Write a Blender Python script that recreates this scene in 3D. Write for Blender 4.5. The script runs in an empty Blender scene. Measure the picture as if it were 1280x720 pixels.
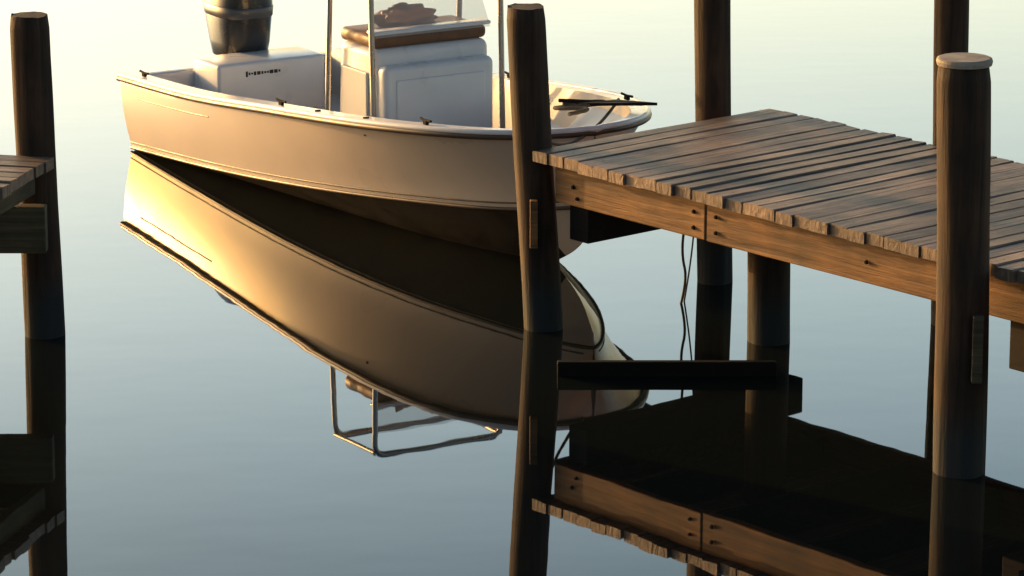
import bpy, bmesh, math, random
from mathutils import Vector, Matrix, noise
random.seed(7)
S=bpy.context.scene
C=S.collection
S.view_settings.view_transform='Standard'
try: S.view_settings.look='None'
except Exception: pass
S.view_settings.exposure=0

# ---------------------------------------------------------------- materials
def new_mat(name):
    m=bpy.data.materials.new(name); m.use_nodes=True
    nt=m.node_tree; b=nt.nodes['Principled BSDF']
    return m,nt,b
def N(nt,t,**k):
    n=nt.nodes.new(t)
    for a,v in k.items(): setattr(n,a,v)
    return n
def ramp(nt,stops,interp='LINEAR'):
    r=N(nt,'ShaderNodeValToRGB'); r.color_ramp.interpolation=interp
    e=r.color_ramp.elements
    while len(e)<len(stops): e.new(0.5)
    for i,(p,c) in enumerate(stops):
        e[i].position=p; e[i].color=(*c,1)
    return r
def wood(name,dark,light,scale,stain=False,rough=.75,bump=.5,attr=False):
    m,nt,b=new_mat(name); L=nt.links
    tc=N(nt,'ShaderNodeTexCoord'); mp=N(nt,'ShaderNodeMapping'); mp.inputs['Scale'].default_value=scale
    L.new(tc.outputs['Object'],mp.inputs['Vector'])
    n1=N(nt,'ShaderNodeTexNoise'); n1.inputs['Scale'].default_value=1; n1.inputs['Detail'].default_value=8; n1.inputs['Roughness'].default_value=.65
    n1.inputs['Distortion'].default_value=.6
    L.new(mp.outputs[0],n1.inputs['Vector'])
    r=ramp(nt,[(.3,dark),(.55,[(a+c)/2 for a,c in zip(dark,light)]),(.75,light)])
    L.new(n1.outputs[0],r.inputs[0]); col=r.outputs[0]
    n2=N(nt,'ShaderNodeTexNoise'); n2.inputs['Scale'].default_value=2.3; n2.inputs['Detail'].default_value=5
    L.new(tc.outputs['Object'],n2.inputs['Vector'])
    r2=ramp(nt,[(.35,(.5,.5,.5)),(.65,(1.2,1.12,1.05))]); L.new(n2.outputs[0],r2.inputs[0])
    mx=N(nt,'ShaderNodeMix',data_type='RGBA',blend_type='MULTIPLY'); mx.inputs[0].default_value=1
    L.new(col,mx.inputs[6]); L.new(r2.outputs[0],mx.inputs[7]); col=mx.outputs[2]
    if attr:
        at=N(nt,'ShaderNodeAttribute',attribute_name='rnd')
        r3=ramp(nt,[(0,(.58,.56,.54)),(.5,(.92,.90,.89)),(1,(1.4,1.3,1.2))]); L.new(at.outputs['Fac'],r3.inputs[0])
        mx=N(nt,'ShaderNodeMix',data_type='RGBA',blend_type='MULTIPLY'); mx.inputs[0].default_value=1
        L.new(col,mx.inputs[6]); L.new(r3.outputs[0],mx.inputs[7]); col=mx.outputs[2]
    if stain:
        g=N(nt,'ShaderNodeNewGeometry'); sx=N(nt,'ShaderNodeSeparateXYZ'); L.new(g.outputs['Position'],sx.inputs[0])
        ad=N(nt,'ShaderNodeMath',operation='MULTIPLY_ADD'); ad.inputs[1].default_value=-.5; 
        L.new(n2.outputs[0],ad.inputs[0]); L.new(sx.outputs['Z'],ad.inputs[2])
        r4=ramp(nt,[(0,(1,1,1)),(.06,(.7,.7,.7)),(.22,(0,0,0))]); L.new(ad.outputs[0],r4.inputs[0])
        mx=N(nt,'ShaderNodeMix',data_type='RGBA'); L.new(r4.outputs[0],mx.inputs[0])
        L.new(col,mx.inputs[6]); mx.inputs[7].default_value=(.018,.023,.025,1); col=mx.outputs[2]
    L.new(col,b.inputs['Base Color']); b.inputs['Roughness'].default_value=rough
    bp=N(nt,'ShaderNodeBump'); bp.inputs['Strength'].default_value=bump; bp.inputs['Distance'].default_value=.01
    L.new(n1.outputs[0],bp.inputs['Height']); L.new(bp.outputs[0],b.inputs['Normal'])
    return m
def paint(name,col,rough=.3,metal=0,var=.12,coat=0,nscale=3):
    m,nt,b=new_mat(name); L=nt.links
    tc=N(nt,'ShaderNodeTexCoord'); n=N(nt,'ShaderNodeTexNoise'); n.inputs['Scale'].default_value=nscale; n.inputs['Detail'].default_value=7
    L.new(tc.outputs['Object'],n.inputs['Vector'])
    r=ramp(nt,[(.3,[c*(1-var) for c in col]),(.7,[min(1,c*(1+var)) for c in col])]); L.new(n.outputs[0],r.inputs[0])
    L.new(r.outputs[0],b.inputs['Base Color'])
    r2=ramp(nt,[(.3,(rough*.8,)*3),(.7,(min(1,rough*1.3),)*3)]); L.new(n.outputs[0],r2.inputs[0]); L.new(r2.outputs[0],b.inputs['Roughness'])
    b.inputs['Metallic'].default_value=metal; b.inputs['Coat Weight'].default_value=coat
    return m
M_pile=wood('piling_wood',(.008,.005,.003),(.085,.046,.022),(16,16,.9),stain=True,bump=1.0,rough=.85)
M_plank=wood('plank_wood',(.09,.073,.06),(.36,.29,.235),(32,1.6,10),attr=True,rough=.55,bump=.9)
M_beam=wood('beam_wood',(.075,.034,.010),(.42,.215,.07),(1.4,18,26),bump=.8,rough=.65)
M_olive=wood('mossy_wood',(.03,.026,.014),(.15,.125,.07),(1.4,18,26),bump=.7,rough=.75)
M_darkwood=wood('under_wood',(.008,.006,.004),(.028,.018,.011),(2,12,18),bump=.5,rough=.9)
M_cap=wood('cap_wood',(.22,.2,.17),(.5,.46,.4),(6,6,6),bump=.3)
M_hull=paint('hull_gelcoat',(.66,.57,.47),.3,var=.04,coat=.3,nscale=1.5)
M_bottom=paint('bottom_shade',(.012,.009,.007),.6,var=.3)  # shade under the hull, put into the colour as near-black
M_white=paint('white_gelcoat',(.74,.76,.77),.3,var=.05,coat=.2)
M_liner=paint('liner_gelcoat',(.5,.53,.54),.45,var=.08)
M_rub=paint('rub_rail_vinyl',(.08,.055,.035),.4)
M_black=paint('black_cowling',(.02,.019,.018),.25,var=.2,coat=.4)
M_silver=paint('grey_trim',(.10,.10,.10),.3,metal=.3)
M_alu=paint('aluminium_tube',(.40,.38,.35),.28,metal=.9)
M_brown=paint('brown_vinyl',(.15,.075,.035),.5,var=.25,nscale=8)
M_dark=paint('dark_rubber',(.02,.02,.02),.6)
M_rope=paint('rope_fibre',(.08,.065,.045),.85,var=.4,nscale=60)
M_steel=paint('dark_steel',(.010,.009,.008),.8,metal=0,var=.4)
M_steel.node_tree.nodes['Principled BSDF'].inputs['Specular IOR Level'].default_value=.1
m,nt,b=new_mat('acrylic_windshield'); b.inputs['Base Color'].default_value=(.75,.72,.66,1); b.inputs['Roughness'].default_value=.05
b.inputs['Alpha'].default_value=.4; M_glass=m

# ---------------------------------------------------------------- helpers
def empty(name,loc=(0,0,0),rz=0):
    o=bpy.data.objects.new(name,None); C.objects.link(o); o.location=loc; o.rotation_euler=(0,0,rz); o.empty_display_size=.3
    return o
def mesh_obj(name,verts,faces,mats,parent=None,mi=None,smooth=False):
    me=bpy.data.meshes.new(name); me.from_pydata([tuple(v) for v in verts],[],faces); me.validate()
    for m in (mats if isinstance(mats,(list,tuple)) else [mats]): me.materials.append(m)
    if mi:
        for p,i in zip(me.polygons,mi): p.material_index=i
    if smooth:
        for p in me.polygons: p.use_smooth=True
    me.update()
    o=bpy.data.objects.new(name,me); C.objects.link(o)
    if parent: o.parent=parent
    return o
def box(name,lo,hi,mat,parent=None,bev=.008,seg=2,rot=None,taper=None):
    lo=Vector(lo);hi=Vector(hi); c=(lo+hi)/2; d=(hi-lo)/2
    bm=bmesh.new(); bmesh.ops.create_cube(bm,size=2)
    for v in bm.verts:
        if taper and v.co.z>0: v.co.x*=taper[0]; v.co.y*=taper[1]
        v.co=Vector((v.co.x*d.x,v.co.y*d.y,v.co.z*d.z))
    if bev: bmesh.ops.bevel(bm,geom=bm.edges[:],offset=min(bev,min(d)*.9),segments=seg,affect='EDGES',profile=.5)
    me=bpy.data.meshes.new(name); bm.to_mesh(me); bm.free(); me.materials.append(mat)
    for p in me.polygons: p.use_smooth=seg>2
    o=bpy.data.objects.new(name,me); C.objects.link(o); o.location=c
    if rot: o.rotation_euler=rot
    if parent: o.parent=parent
    return o
def tube(name,pts,r,mat,parent=None,nurbs=False,cyc=False):
    cu=bpy.data.curves.new(name,'CURVE'); cu.dimensions='3D'; cu.bevel_depth=r; cu.bevel_resolution=3; cu.resolution_u=6; cu.use_fill_caps=True
    sp=cu.splines.new('NURBS' if nurbs else 'POLY'); sp.points.add(len(pts)-1)
    for p,q in zip(sp.points,pts): p.co=(*q,1)
    if nurbs: sp.order_u=3; sp.use_endpoint_u=True
    sp.use_cyclic_u=cyc
    cu.materials.append(mat)
    o=bpy.data.objects.new(name,cu); C.objects.link(o)
    if parent: o.parent=parent
    return o
def roundpath(pts,r=.09,n=5):
    out=[Vector(pts[0])]
    for i in range(1,len(pts)-1):
        p=Vector(pts[i]);a=(Vector(pts[i-1])-p).normalized();c=(Vector(pts[i+1])-p).normalized()
        for k in range(n+1):
            t=k/n; out.append((p+a*r)*(1-t)**2+p*2*t*(1-t)+(p+c*r)*t*t)
    out.append(Vector(pts[-1])); return out

def piling(foot,top,r,seed,capmat=None,name='wooden_piling',depth=1.2,rtop=None):
    foot=Vector(foot); top=Vector(top); ax=top-foot; rtop=rtop or r*.95
    n=40; rings=46; vs=[];fs=[]
    base=foot-ax.normalized()*depth
    tot=(top-base)
    for i in range(rings+1):
        t=i/rings; c=base+tot*t; rr=r+(rtop-r)*t
        c=c+Vector((noise.noise(Vector((t*2,seed,0))),noise.noise(Vector((t*2,seed,9))),0))*.012
        if i==rings: rr*=.93
        for k in range(n):
            a=2*math.pi*k/n
            d=1+.08*noise.noise(Vector((math.cos(a)*1.3+seed*3.1,math.sin(a)*1.3,t*2.5)))+.05*noise.noise(Vector((math.cos(a)*6+seed,math.sin(a)*6,t*3)))
            z=c.z - (0.012 if i==rings-1 else 0)
            vs.append((c.x+rr*d*math.cos(a),c.y+rr*d*math.sin(a),z+(.012*noise.noise(Vector((math.cos(a)*2,math.sin(a)*2,seed))) if i==rings else 0)))
    for i in range(rings):
        for k in range(n):
            a=i*n+k;b_=i*n+(k+1)%n; fs.append((a,b_,b_+n,a+n))
    vs=[Vector(v)-foot for v in vs]
    fs.append(tuple(rings*n+k for k in range(n)))
    e=mesh_obj(name,vs,fs,M_pile,smooth=True); e.location=foot
    e.data.polygons[-1].use_smooth=False
    if capmat:
        c=top-foot; cv=[];cf=[]
        for z,s in ((0.0,1.03),(.02,1.06),(.035,1.03),(.04,.95)):
            for k in range(n):
                a=2*math.pi*k/n; cv.append((c.x+rtop*s*math.cos(a),c.y+rtop*s*math.sin(a),c.z+z))
        for i in range(3):
            for k in range(n):
                a=i*n+k;b_=i*n+(k+1)%n; cf.append((a,b_,b_+n,a+n))
        cf.append(tuple(3*n+k for k in range(n))); cf.append(tuple(reversed(range(n))))
        mesh_obj('cap',cv,cf,capmat,parent=e)
    return e

# ---------------------------------------------------------------- water
m,nt,b=new_mat('water'); L=nt.links
b.inputs['Base Color'].default_value=(.008,.011,.011,1); b.inputs['Roughness'].default_value=.015; b.inputs['IOR'].default_value=1.8
tc=N(nt,'ShaderNodeTexCoord'); mp=N(nt,'ShaderNodeMapping'); mp.inputs['Scale'].default_value=(.7,1.1,1)
L.new(tc.outputs['Object'],mp.inputs[0]); n1=N(nt,'ShaderNodeTexNoise'); n1.inputs['Scale'].default_value=1.5; n1.inputs['Detail'].default_value=2
L.new(mp.outputs[0],n1.inputs['Vector']); bp=N(nt,'ShaderNodeBump'); bp.inputs['Distance'].default_value=.0007; bp.inputs['Strength'].default_value=1
L.new(n1.outputs[0],bp.inputs['Height']); L.new(bp.outputs[0],b.inputs['Normal'])
water=mesh_obj('water',[(-1500,-500,0),(1500,-500,0),(1500,3000,0),(-1500,3000,0)],[(0,1,2,3)],m)

# ---------------------------------------------------------------- docks
def planks(name,L0,L1,W,parent,pitch=.148,th=.07,seed=1,ztop=1.2,amp=.03):
    rd=random.Random(seed); vs=[];fs=[];vals=[]
    x=L0
    while x<L1:
        w=pitch-rd.uniform(.007,.015); y0=-rd.uniform(0,amp); y1=W+rd.uniform(0,amp)
        z=ztop+rd.uniform(-.003,.003); tl=rd.uniform(-.004,.004); c=.008; v=rd.random()
        prof=[(x,z-th),(x+w,z-th),(x+w,z-c+tl),(x+w-c,z+tl),(x+c,z-tl),(x,z-c-tl)]
        ns=6; i0=len(vs)
        ph=rd.uniform(0,9)
        for k in range(ns+1):
            t=k/ns; y=y0+(y1-y0)*t
            dz=.003*math.sin(ph+t*5); dx=.0015*math.sin(ph*2+t*4)
            for (a,b_) in prof: vs.append((a+dx,y,b_+dz))
        for k in range(ns):
            for j in range(6):
                a=i0+k*6+j;b_=i0+k*6+(j+1)%6; fs.append((a,b_,b_+6,a+6)); vals.append(v)
        fs.append(tuple(i0+j for j in reversed(range(6)))); vals.append(min(1,v+.15))
        fs.append(tuple(i0+ns*6+j for j in range(6))); vals.append(v)
        x+=pitch
    o=mesh_obj(name,vs,fs,M_plank,parent)
    at=o.data.attributes.new('rnd','FLOAT','FACE')
    for i,v in enumerate(vals): at.data[i].value=v
    sv=[];sf=[]
    x=L0
    while x<L1:
        for y in (.105,W/2,W-.105):
            for dx in (.035,.10):
                i0=len(sv); cx=x+dx+rd.uniform(-.006,.006); cy=y+rd.uniform(-.01,.01)
                for k in range(6):
                    a=k*math.pi/3; sv.append((cx+.006*math.cos(a),cy+.006*math.sin(a),ztop+.0085))
                sf.append(tuple(range(i0,i0+6)))
        x+=pitch
    mesh_obj('screws',sv,sf,M_dark,parent)
    return o
W=2.07
dock=empty('wooden_dock',(.143,23.57,0),math.atan2(-.762,.647))
planks('deck_planks',0,8,W,dock,seed=3)
box('front_stringer',(.12,.07,.875),(1.52,.14,1.127),M_beam,dock)
box('front_stringer_2',(1.525,.075,.87),(4.6,.145,1.127),M_beam,dock)
box('front_stringer_3',(4.605,.07,.87),(8,.14,1.127),M_beam,dock)
box('back_stringer',(.12,W-.14,.87),(8,W-.07,1.127),M_beam,dock)
box('end_joist',(.04,.15,.88),(.11,W-.15,1.127),M_beam,dock)
for i in range(9):
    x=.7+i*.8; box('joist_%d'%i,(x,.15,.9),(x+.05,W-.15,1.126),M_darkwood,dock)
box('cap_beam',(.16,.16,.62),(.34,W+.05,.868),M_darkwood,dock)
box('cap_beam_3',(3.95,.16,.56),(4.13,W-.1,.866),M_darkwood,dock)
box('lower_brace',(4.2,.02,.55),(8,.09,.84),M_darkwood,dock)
for i,(x,z) in enumerate([(.3,1.0),(.34,.93),(1.42,1.04),(1.42,.94),(1.62,1.04),(1.62,.94),(2.9,1.0),(3.7,1.03),(3.7,.93)]):
    bm=bmesh.new(); bmesh.ops.create_cone(bm,cap_ends=True,segments=12,radius1=.014,radius2=.010,depth=.012,matrix=Matrix.Translation((x,.064,z))@Matrix.Rotation(math.pi/2,4,'X'))
    me=bpy.data.meshes.new('bolt'); bm.to_mesh(me); bm.free(); me.materials.append(M_steel)
    o=bpy.data.objects.new('bolt_%d'%i,me); C.objects.link(o); o.parent=dock

p1=piling((.20,23.68,0),(.09,23.74,2.10),.13,1)
p2=piling((2.54,20.5,0),(2.50,20.5,2.35),.148,2,capmat=M_cap,rtop=.148)
piling((1.38,24.9,0),(1.33,24.9,2.6),.125,3)
piling((1.65,23.35,0),(1.64,23.35,1.1),.14,4)
piling((2.84,23.78,0),(2.80,23.78,2.6),.115,5)
piling((-3.01,23.5,0),(-3.05,23.5,2.09),.132,6)
def child_box(name,lo,hi,mat,par):
    o=box(name,lo,hi,mat,None,.005); o.location=o.location-par.location; o.parent=par
child_box('brace_block',(.115,23.50,.57),(.165,23.58,.88),M_beam,p1)
child_box('brace_block',(2.57,20.31,.57),(2.63,20.38,.96),M_olive,p2)

dock2=empty('wooden_dock',(-2.93,23.35,0),math.atan2(-.97,-.24))
planks('deck_planks',0,5,3,dock2,seed=8,ztop=1.2)
dock2.scale=(1,-1,1)
box('side_stringer',(.05,.08,.97),(5,.14,1.125),M_olive,dock2)
box('end_joist',(.04,.15,.95),(.1,3,1.125),M_darkwood,dock2)
box('cross_beam',(-4.6,23.20,.61),(-2.95,23.32,.91),M_olive,None,.01)

# half-submerged lift cradle under the dock end
lift=empty('boat_lift',(0,0,0))
box('cradle_beam',(.28,22.5,-.08),(1.64,22.56,.09),M_steel,lift)
box('cradle_post',(.30,22.51,-.8),(.38,22.55,-.05),M_steel,lift)
box('cradle_post_2',(1.5,22.51,-.8),(1.58,22.55,-.05),M_steel,lift)

# rope
tube('dock_rope',[(1.12,24.3,1.05),(1.10,24.28,.85),(1.15,24.3,.6),(1.12,24.27,.35),(1.17,24.3,.15),(1.1,24.3,-.1)],.009,M_rope,nurbs=True)
tube('dock_rope',[(1.24,24.4,1.0),(1.22,24.4,.7),(1.2,24.38,.3),(1.14,24.35,-.05)],.006,M_rope,nurbs=True)

# ---------------------------------------------------------------- boat
BL=5.38
boat=empty('motor_boat',(-2.25,29.60,0),math.radians(-58.5))
def interp(tab,t):
    n=len(tab)
    for i in range(n-1):
        if t<=tab[i+1][0]:
            x0,y0=tab[i];x1,y1=tab[i+1]
            m0=(tab[i+1][1]-tab[i-1][1])/(tab[i+1][0]-tab[i-1][0]) if i>0 else (y1-y0)/(x1-x0)
            m1=(tab[i+2][1]-tab[i][1])/(tab[i+2][0]-tab[i][0]) if i+2<n else (y1-y0)/(x1-x0)
            h=x1-x0;s=(t-x0)/h
            return (2*s**3-3*s*s+1)*y0+(s**3-2*s*s+s)*h*m0+(-2*s**3+3*s*s)*y1+(s**3-s*s)*h*m1
    return tab[-1][1]
def gw(t):
    if t<.45: return .97+.07*math.sin(t/.45*math.pi/2)
    r=(t-.45)/.55; return 1.04*max(0,1-r**3.7)**(1/2.15)
def cw(t):
    if t<.25: return .88+.02*math.sin(t/.25*math.pi/2)
    r=(t-.25)/.75; return .90*max(0,1-r**2.4)**(1/1.45)
GH=[(0,.60),(.25,.68),(.5,.81),(.7,.91),(.85,.98),(1,1.03)]
CH=[(0,.02),(.28,.13),(.54,.25),(.75,.35),(.9,.42),(1,.50)]
KZ=[(0,-.28),(.6,-.28),(.75,-.24),(.85,-.12),(.92,.04),(.97,.20),(1,.40)]
NS=90
TS=[1-(1-i/NS)**1.8 for i in range(NS+1)]
NT=8
def section(t):
    g=gw(t);c=min(cw(t),g);gh=interp(GH,t);ch=interp(CH,t);k=min(interp(KZ,t),ch-.05)
    pts=[(0,k),(c*.5,k+(ch-k)*.46),(c*.97,ch-.015)]
    p=1+.9*max(0,t-.2)
    for j in range(NT+1):
        s=j/NT; pts.append((c+(g-c)*s**p+.02*math.sin(s*math.pi),ch+(gh-ch)*s))
    so=max(.30,ch+.05) if t<.74 else gh-.24
    gi=max(0,g-.14); gb=max(0,g-.17); gs=max(0,min(gb,c-.03))
    pts+= [(g-.01 if g>.01 else 0,gh+.02),(gi,gh+.025),(gb,gh-.06),(gs,so+.02),(gs*.95,so),(0,so+.01)]
    return pts
NP=len(section(.5)); vs=[];fs=[];mi=[]
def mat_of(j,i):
    if j<2: return 0 if TS[i]>.93 else 1  # painted shade ends short of the stem; hull colour from there
    if j<2+NT+1: return 0
    if j<2+NT+3: return 2
    return 3
for side in (1,-1):
    off=len(vs)
    for t in TS:
        for (y,z) in section(t):
            vs.append((t*BL,side*y,z))
    for i in range(NS):
        for j in range(NP-1):
            a=off+i*NP+j; q=(a,a+NP,a+NP+1,a+1)
            fs.append(q if side==-1 else q[::-1]); mi.append(mat_of(j,i))
    q=[off+j for j in range(0,2+NT+2)]
    cidx=len(vs); vs.append((0,0,section(0)[2+NT][1]))
    fs.append(tuple(q+[cidx])); mi.append(0)
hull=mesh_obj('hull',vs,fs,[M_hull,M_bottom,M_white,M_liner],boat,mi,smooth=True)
bm=bmesh.new(); bm.from_mesh(hull.data); bmesh.ops.remove_doubles(bm,verts=bm.verts,dist=.0008); bmesh.ops.dissolve_degenerate(bm,edges=bm.edges,dist=.0005)
bmesh.ops.recalc_face_normals(bm,faces=bm.faces)
for e in bm.edges:
    if len(e.link_faces)==2 and e.calc_face_angle(0)>math.radians(32): e.smooth=False
bm.to_mesh(hull.data); bm.free()
def side_path(f,side,t0=0,t1=1):
    return [f(t,side) for t in TS if t0<=t<=t1]
def rub(t,s):
    g=gw(t); return (t*BL+(.02 if t==1 else 0),s*(g+.012),interp(GH,t)-.015)
tube('rub_rail',[rub(t,-1) for t in TS]+[rub(t,1) for t in reversed(TS[:-1])],.022,M_rub,boat)
def rub2(t,s): return (t*BL+(.03 if t==1 else 0),s*(gw(t)+.004),interp(GH,t)+.012)
tube('rub_rail_cap',[rub2(t,-1) for t in TS]+[rub2(t,1) for t in reversed(TS[:-1])],.022,M_white,boat)
def chn(dz,dy):
    def f(t,s):
        sec=section(t)
        z=interp(CH,t)+dz; g=sec[3:3+NT+1]
        y=g[0][0]
        for a,b_ in zip(g[:-1],g[1:]):
            if a[1]<=z<=b_[1]: y=a[0]+(b_[0]-a[0])*(z-a[1])/(b_[1]-a[1])
        return (t*BL,s*(y+dy),z)
    return f
for s in (-1,1):
    tube('chine_strake_%s'%('a' if s<0 else 'b'),side_path(chn(0.0,.004),s),.014,M_rub,boat)
    tube('spray_line_%s'%('a' if s<0 else 'b'),side_path(chn(.045,.0),s,0,.995),.006,M_rub,boat)
    f=lambda t,s: (t*BL,s*(section(t)[3+6][0]+.001),section(t)[3+6][1])
    tube('knuckle_%s'%('a' if s<0 else 'b'),side_path(f,s,.04,.3),.005,M_rub,boat)
box('transom_cap',(.0,-.94,.30),(.13,.94,.618),M_white,boat,.015,3)
box('motor_well',(.14,-.40,.26),(.58,.55,.72),M_white,boat,.03,4)
box('aft_hatch',(.14,-.80,.26),(.5,-.42,.46),M_liner,boat,.02,3)
rd=random.Random(4)
tx=-.16
for i in range(11):
    w=rd.uniform(.012,.034); h=rd.uniform(.015,.035) if i else .05
    box('lettering_%d'%i,(.578,tx,.63-h*.5),(.584,tx+w,.63+h*.4),M_dark,boat,.002); tx+=w+.008
# console
yo=.0
box('console_body',(2.66,yo-.50,.35),(3.22,yo+.50,1.27),M_white,boat,.06,5,taper=(.94,.97))
box('console_seat',(3.18,yo-.46,.35),(3.32,yo+.46,1.16),M_white,boat,.05,5)
box('console_hatch',(3.31,yo-.37,.40),(3.335,yo+.37,1.06),M_white,boat,.012,3)
box('console_side_door',(2.76,yo-.515,.45),(3.14,yo-.492,1.10),M_liner,boat,.008,2)
box('console_dash',(2.68,yo-.48,1.27),(3.18,yo+.48,1.37),M_brown,boat,.04,4)
box('dash_rim',(3.10,yo-.49,1.375),(3.22,yo+.49,1.405),M_white,boat,.015,3)
for s in (-.36,.36):
    box('hatch_hinge',(3.332,yo+s*.7-.03,.385),(3.345,yo+s*.7+.03,.41),M_alu,boat,.003)
bm=bmesh.new(); bmesh.ops.create_icosphere(bm,subdivisions=4,radius=1)
for v in bm.verts:
    n_=noise.noise(v.co*2.2)*.45+noise.noise(v.co*5)*.2
    v.co=Vector((v.co.x*.14,v.co.y*.22,v.co.z*.09))*(1+n_)
me=bpy.data.meshes.new('folded_tarp'); bm.to_mesh(me); bm.free(); me.materials.append(M_brown)
for p in me.polygons:p.use_smooth=True
o=bpy.data.objects.new('folded_tarp',me); C.objects.link(o); o.parent=boat; o.location=(2.91,-.05,1.43)
mesh_obj('windshield',[(3.22,yo-.48,1.36),(3.22,yo+.48,1.36),(3.12,yo+.45,1.62),(3.12,yo-.45,1.62)],[(0,1,2,3)],M_glass,boat)
ZF=1.74
tube('frame_front',roundpath([(3.30,yo-.54,.4),(3.26,yo-.54,ZF),(3.26,yo+.54,ZF),(3.30,yo+.54,.4)]),.021,M_alu,boat)
tube('frame_back',roundpath([(2.60,yo-.55,.4),(2.68,yo-.55,ZF-.01),(2.68,yo+.55,ZF-.01),(2.60,yo+.55,.4)]),.021,M_alu,boat)
for s in (-1,1):
    tube('frame_side_%s'%('a' if s<0 else 'b'),[(2.68,yo+s*.55,ZF-.03),(3.26,yo+s*.54,ZF-.02)],.018,M_alu,boat)
tube('steering_wheel',[(2.52+.06*math.sin(a),.19*math.cos(a)+.05,1.18+.17*math.sin(a)) for a in [i*math.pi/12 for i in range(24)]],.014,M_dark,boat,cyc=True)
tube('wheel_spoke_1',[(2.52,-.14,1.18),(2.52,.24,1.18)],.01,M_alu,boat)
tube('wheel_column',[(2.52,.05,1.18),(2.69,.05,1.13)],.025,M_dark,boat)
box('seat_box',(2.0,-.02,.30),(2.3,.42,.82),M_white,boat,.03,3)
box('seat_cushion',(1.97,-.04,.83),(2.33,.44,.90),M_brown,boat,.03,4)
box('bow_cushion',(4.1,-.45,.76),(4.7,.45,.80),M_liner,boat,.02,3)
def cleat(n,x,y,z):
    tube('cleat_%d'%n,[(x-.07,y,z+.035),(x,y,z+.03),(x+.07,y,z+.035)],.009,M_steel,boat)
    box('cleat_base_%d'%n,(x-.025,y-.012,z),(x+.025,y+.012,z+.03),M_steel,boat,.005)
for i,(t,s) in enumerate([(.06,-1),(.06,1),(.5,-1),(.5,1),(.84,-1),(.84,1)]):
    cleat(i,t*BL,s*(gw(t)-.07),interp(GH,t)+.025)
for i,t in enumerate([.60,.72]):
    tube('rod_holder_%d'%i,[(t*BL,-(gw(t)-.08),interp(GH,t)-.1),(t*BL-.01,-(gw(t)-.08),interp(GH,t)+.03)],.022,M_steel,boat)
# folded anchor on the foredeck
tube('anchor_shank',[(4.45,.30,1.04),(5.02,.62,1.08)],.014,M_steel,boat)
mesh_obj('anchor_fluke',[(4.70,.28,1.045),(4.75,.58,1.05),(5.12,.68,1.08),(4.70,.28,1.065),(4.75,.58,1.07),(5.12,.68,1.10)],[(0,2,1),(3,4,5),(0,1,4,3),(1,2,5,4),(2,0,3,5)],M_steel,boat)
tube('anchor_line',[(4.5,.3,1.02),(4.55,.5,1.03),(4.7,.55,1.05),(4.8,.35,1.06),(4.6,.2,1.03),(4.75,.05,1.06),(5.0,.3,1.08),(5.05,.0,1.08)],.014,M_rope,boat,nurbs=True)
def loft(name,rings,mat,parent,n=28,sq=3.2):
    vs=[];fs=[]
    for (cx,cy,z,rx,ry) in rings:
        for k in range(n):
            a=2*math.pi*k/n;ca,sa=math.cos(a),math.sin(a)
            q=(abs(ca)**sq+abs(sa)**sq)**(-1/sq)
            vs.append((cx+rx*q*ca,cy+.12+ry*q*sa,z))
    for i in range(len(rings)-1):
        for k in range(n):
            a=i*n+k;b_=i*n+(k+1)%n; fs.append((a,b_,b_+n,a+n))
    fs.append(tuple(reversed(range(n)))); fs.append(tuple((len(rings)-1)*n+k for k in range(n)))
    return mesh_obj(name,vs,fs,mat,parent,smooth=True)
loft('cowling',[(-.06,0,.64,.20,.15),(-.06,0,.66,.235,.18),(-.06,0,.78,.26,.20),(-.07,0,.92,.28,.215),(-.07,0,1.07,.30,.225),(-.07,0,1.2,.30,.22),(-.06,0,1.30,.27,.2),(-.05,0,1.37,.22,.16),(-.04,0,1.40,.12,.08)],M_black,boat)
loft('cowling_band',[(-.07,0,.985,.288,.219),(-.07,0,.99,.296,.225),(-.07,0,1.07,.307,.230),(-.07,0,1.075,.30,.224)],M_silver,boat)
loft('midsection',[(-.12,0,-.3,.10,.045),(-.12,0,.1,.10,.05),(-.12,0,.45,.12,.07),(-.10,0,.645,.15,.10)],M_black,boat)
box('clamp_bracket',(-.07,0,.35),(.02,.24,.66),M_black,boat,.02,3)
loft('lower_unit',[(-.14,0,-.75,.04,.02),(-.14,0,-.6,.16,.05),(-.14,0,-.5,.2,.055),(-.13,0,-.3,.12,.045)],M_black,boat)

tube('mooring_rope',[(.75,26.05,1.03),(.6,25.3,.98),(.3,24.4,1.02),(.2,23.86,1.22)],.011,M_rope,nurbs=True)

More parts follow.
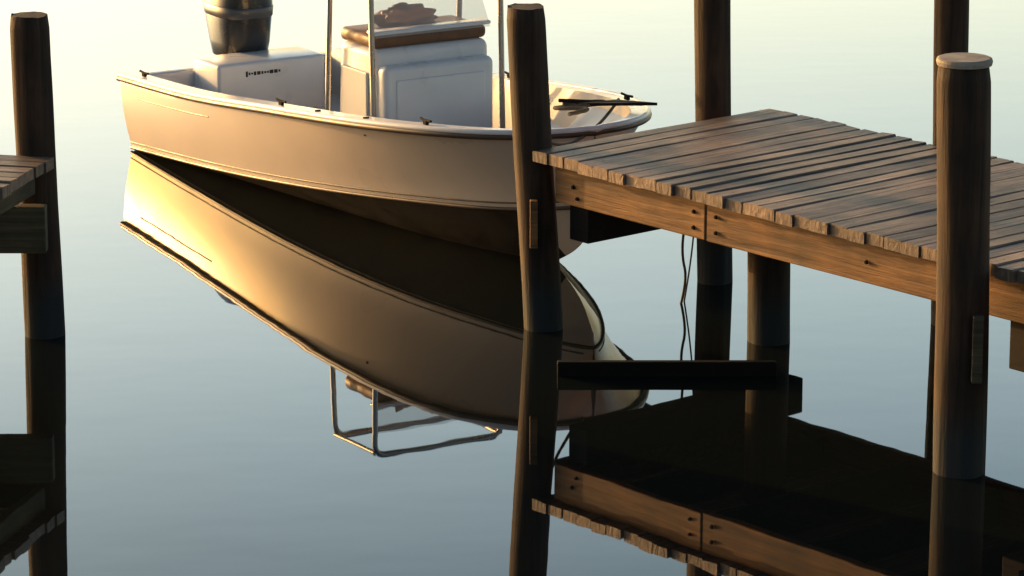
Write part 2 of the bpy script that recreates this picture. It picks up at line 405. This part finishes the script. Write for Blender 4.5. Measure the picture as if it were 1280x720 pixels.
# ---------------------------------------------------------------- light
sd=Vector((-.79,.61,.16)).normalized(); el=math.asin(sd.z)
sun=bpy.data.lights.new('sun','SUN'); sun.energy=5; sun.angle=math.radians(.5); sun.color=(1,.54,.20)
so=bpy.data.objects.new('sun',sun); C.objects.link(so); so.rotation_euler=sd.to_track_quat('Z','Y').to_euler(); so.location=(-20,15,10)
w=bpy.data.worlds.new('World'); S.world=w; w.use_nodes=True; nt=w.node_tree; L=nt.links
bg=nt.nodes['Background']
sky=N(nt,'ShaderNodeTexSky',sky_type='NISHITA'); sky.sun_disc=False; sky.sun_elevation=el; sky.sun_rotation=math.atan2(-.79,.61); sky.dust_density=2.0
tc=N(nt,'ShaderNodeTexCoord'); sx=N(nt,'ShaderNodeSeparateXYZ'); L.new(tc.outputs['Generated'],sx.inputs[0])
# haze glow low over the water on the sunward half of the sky, cool dusk on the other half
r=ramp(nt,[(0,(.72,.58,.44)),(.165,(.66,.565,.455)),(.205,(.585,.53,.455)),(.25,(.49,.475,.43)),(.285,(.385,.39,.365)),(.33,(.25,.262,.248)),(.5,(.14,.15,.155)),(.8,(.10,.11,.125))]); L.new(sx.outputs['Z'],r.inputs[0])
rb=ramp(nt,[(0,(.40,.39,.40)),(.3,(.32,.32,.345)),(.6,(.15,.155,.175)),(.8,(.10,.11,.125))]); L.new(sx.outputs['Z'],rb.inputs[0])
mr=N(nt,'ShaderNodeMapRange'); mr.interpolation_type='SMOOTHSTEP'; mr.inputs['From Min'].default_value=-.4; mr.inputs['From Max'].default_value=.8
L.new(sx.outputs['Y'],mr.inputs['Value'])
mm=N(nt,'ShaderNodeMix',data_type='RGBA'); L.new(mr.outputs[0],mm.inputs[0]); L.new(rb.outputs[0],mm.inputs[6]); L.new(r.outputs[0],mm.inputs[7])
mr2=N(nt,'ShaderNodeMapRange'); mr2.inputs['To Min'].default_value=3.3; mr2.inputs['To Max'].default_value=8.0; L.new(mr.outputs[0],mr2.inputs['Value'])
sc=N(nt,'ShaderNodeVectorMath',operation='SCALE'); L.new(mm.outputs[2],sc.inputs[0]); L.new(mr2.outputs[0],sc.inputs['Scale'])
mx=N(nt,'ShaderNodeVectorMath',operation='MULTIPLY')
L.new(sky.outputs[0],mx.inputs[0]); L.new(sc.outputs[0],mx.inputs[1]); L.new(mx.outputs[0],bg.inputs[0]); bg.inputs[1].default_value=.15

# ---------------------------------------------------------------- camera
cam=bpy.data.cameras.new('camera'); cam.sensor_width=36; cam.lens=132.6; cam.clip_end=6000; cam.clip_start=.5
co=bpy.data.objects.new('camera',cam); C.objects.link(co); co.location=(0,0,6.3); co.rotation_euler=(math.radians(90-14.3),0,0)
S.camera=co
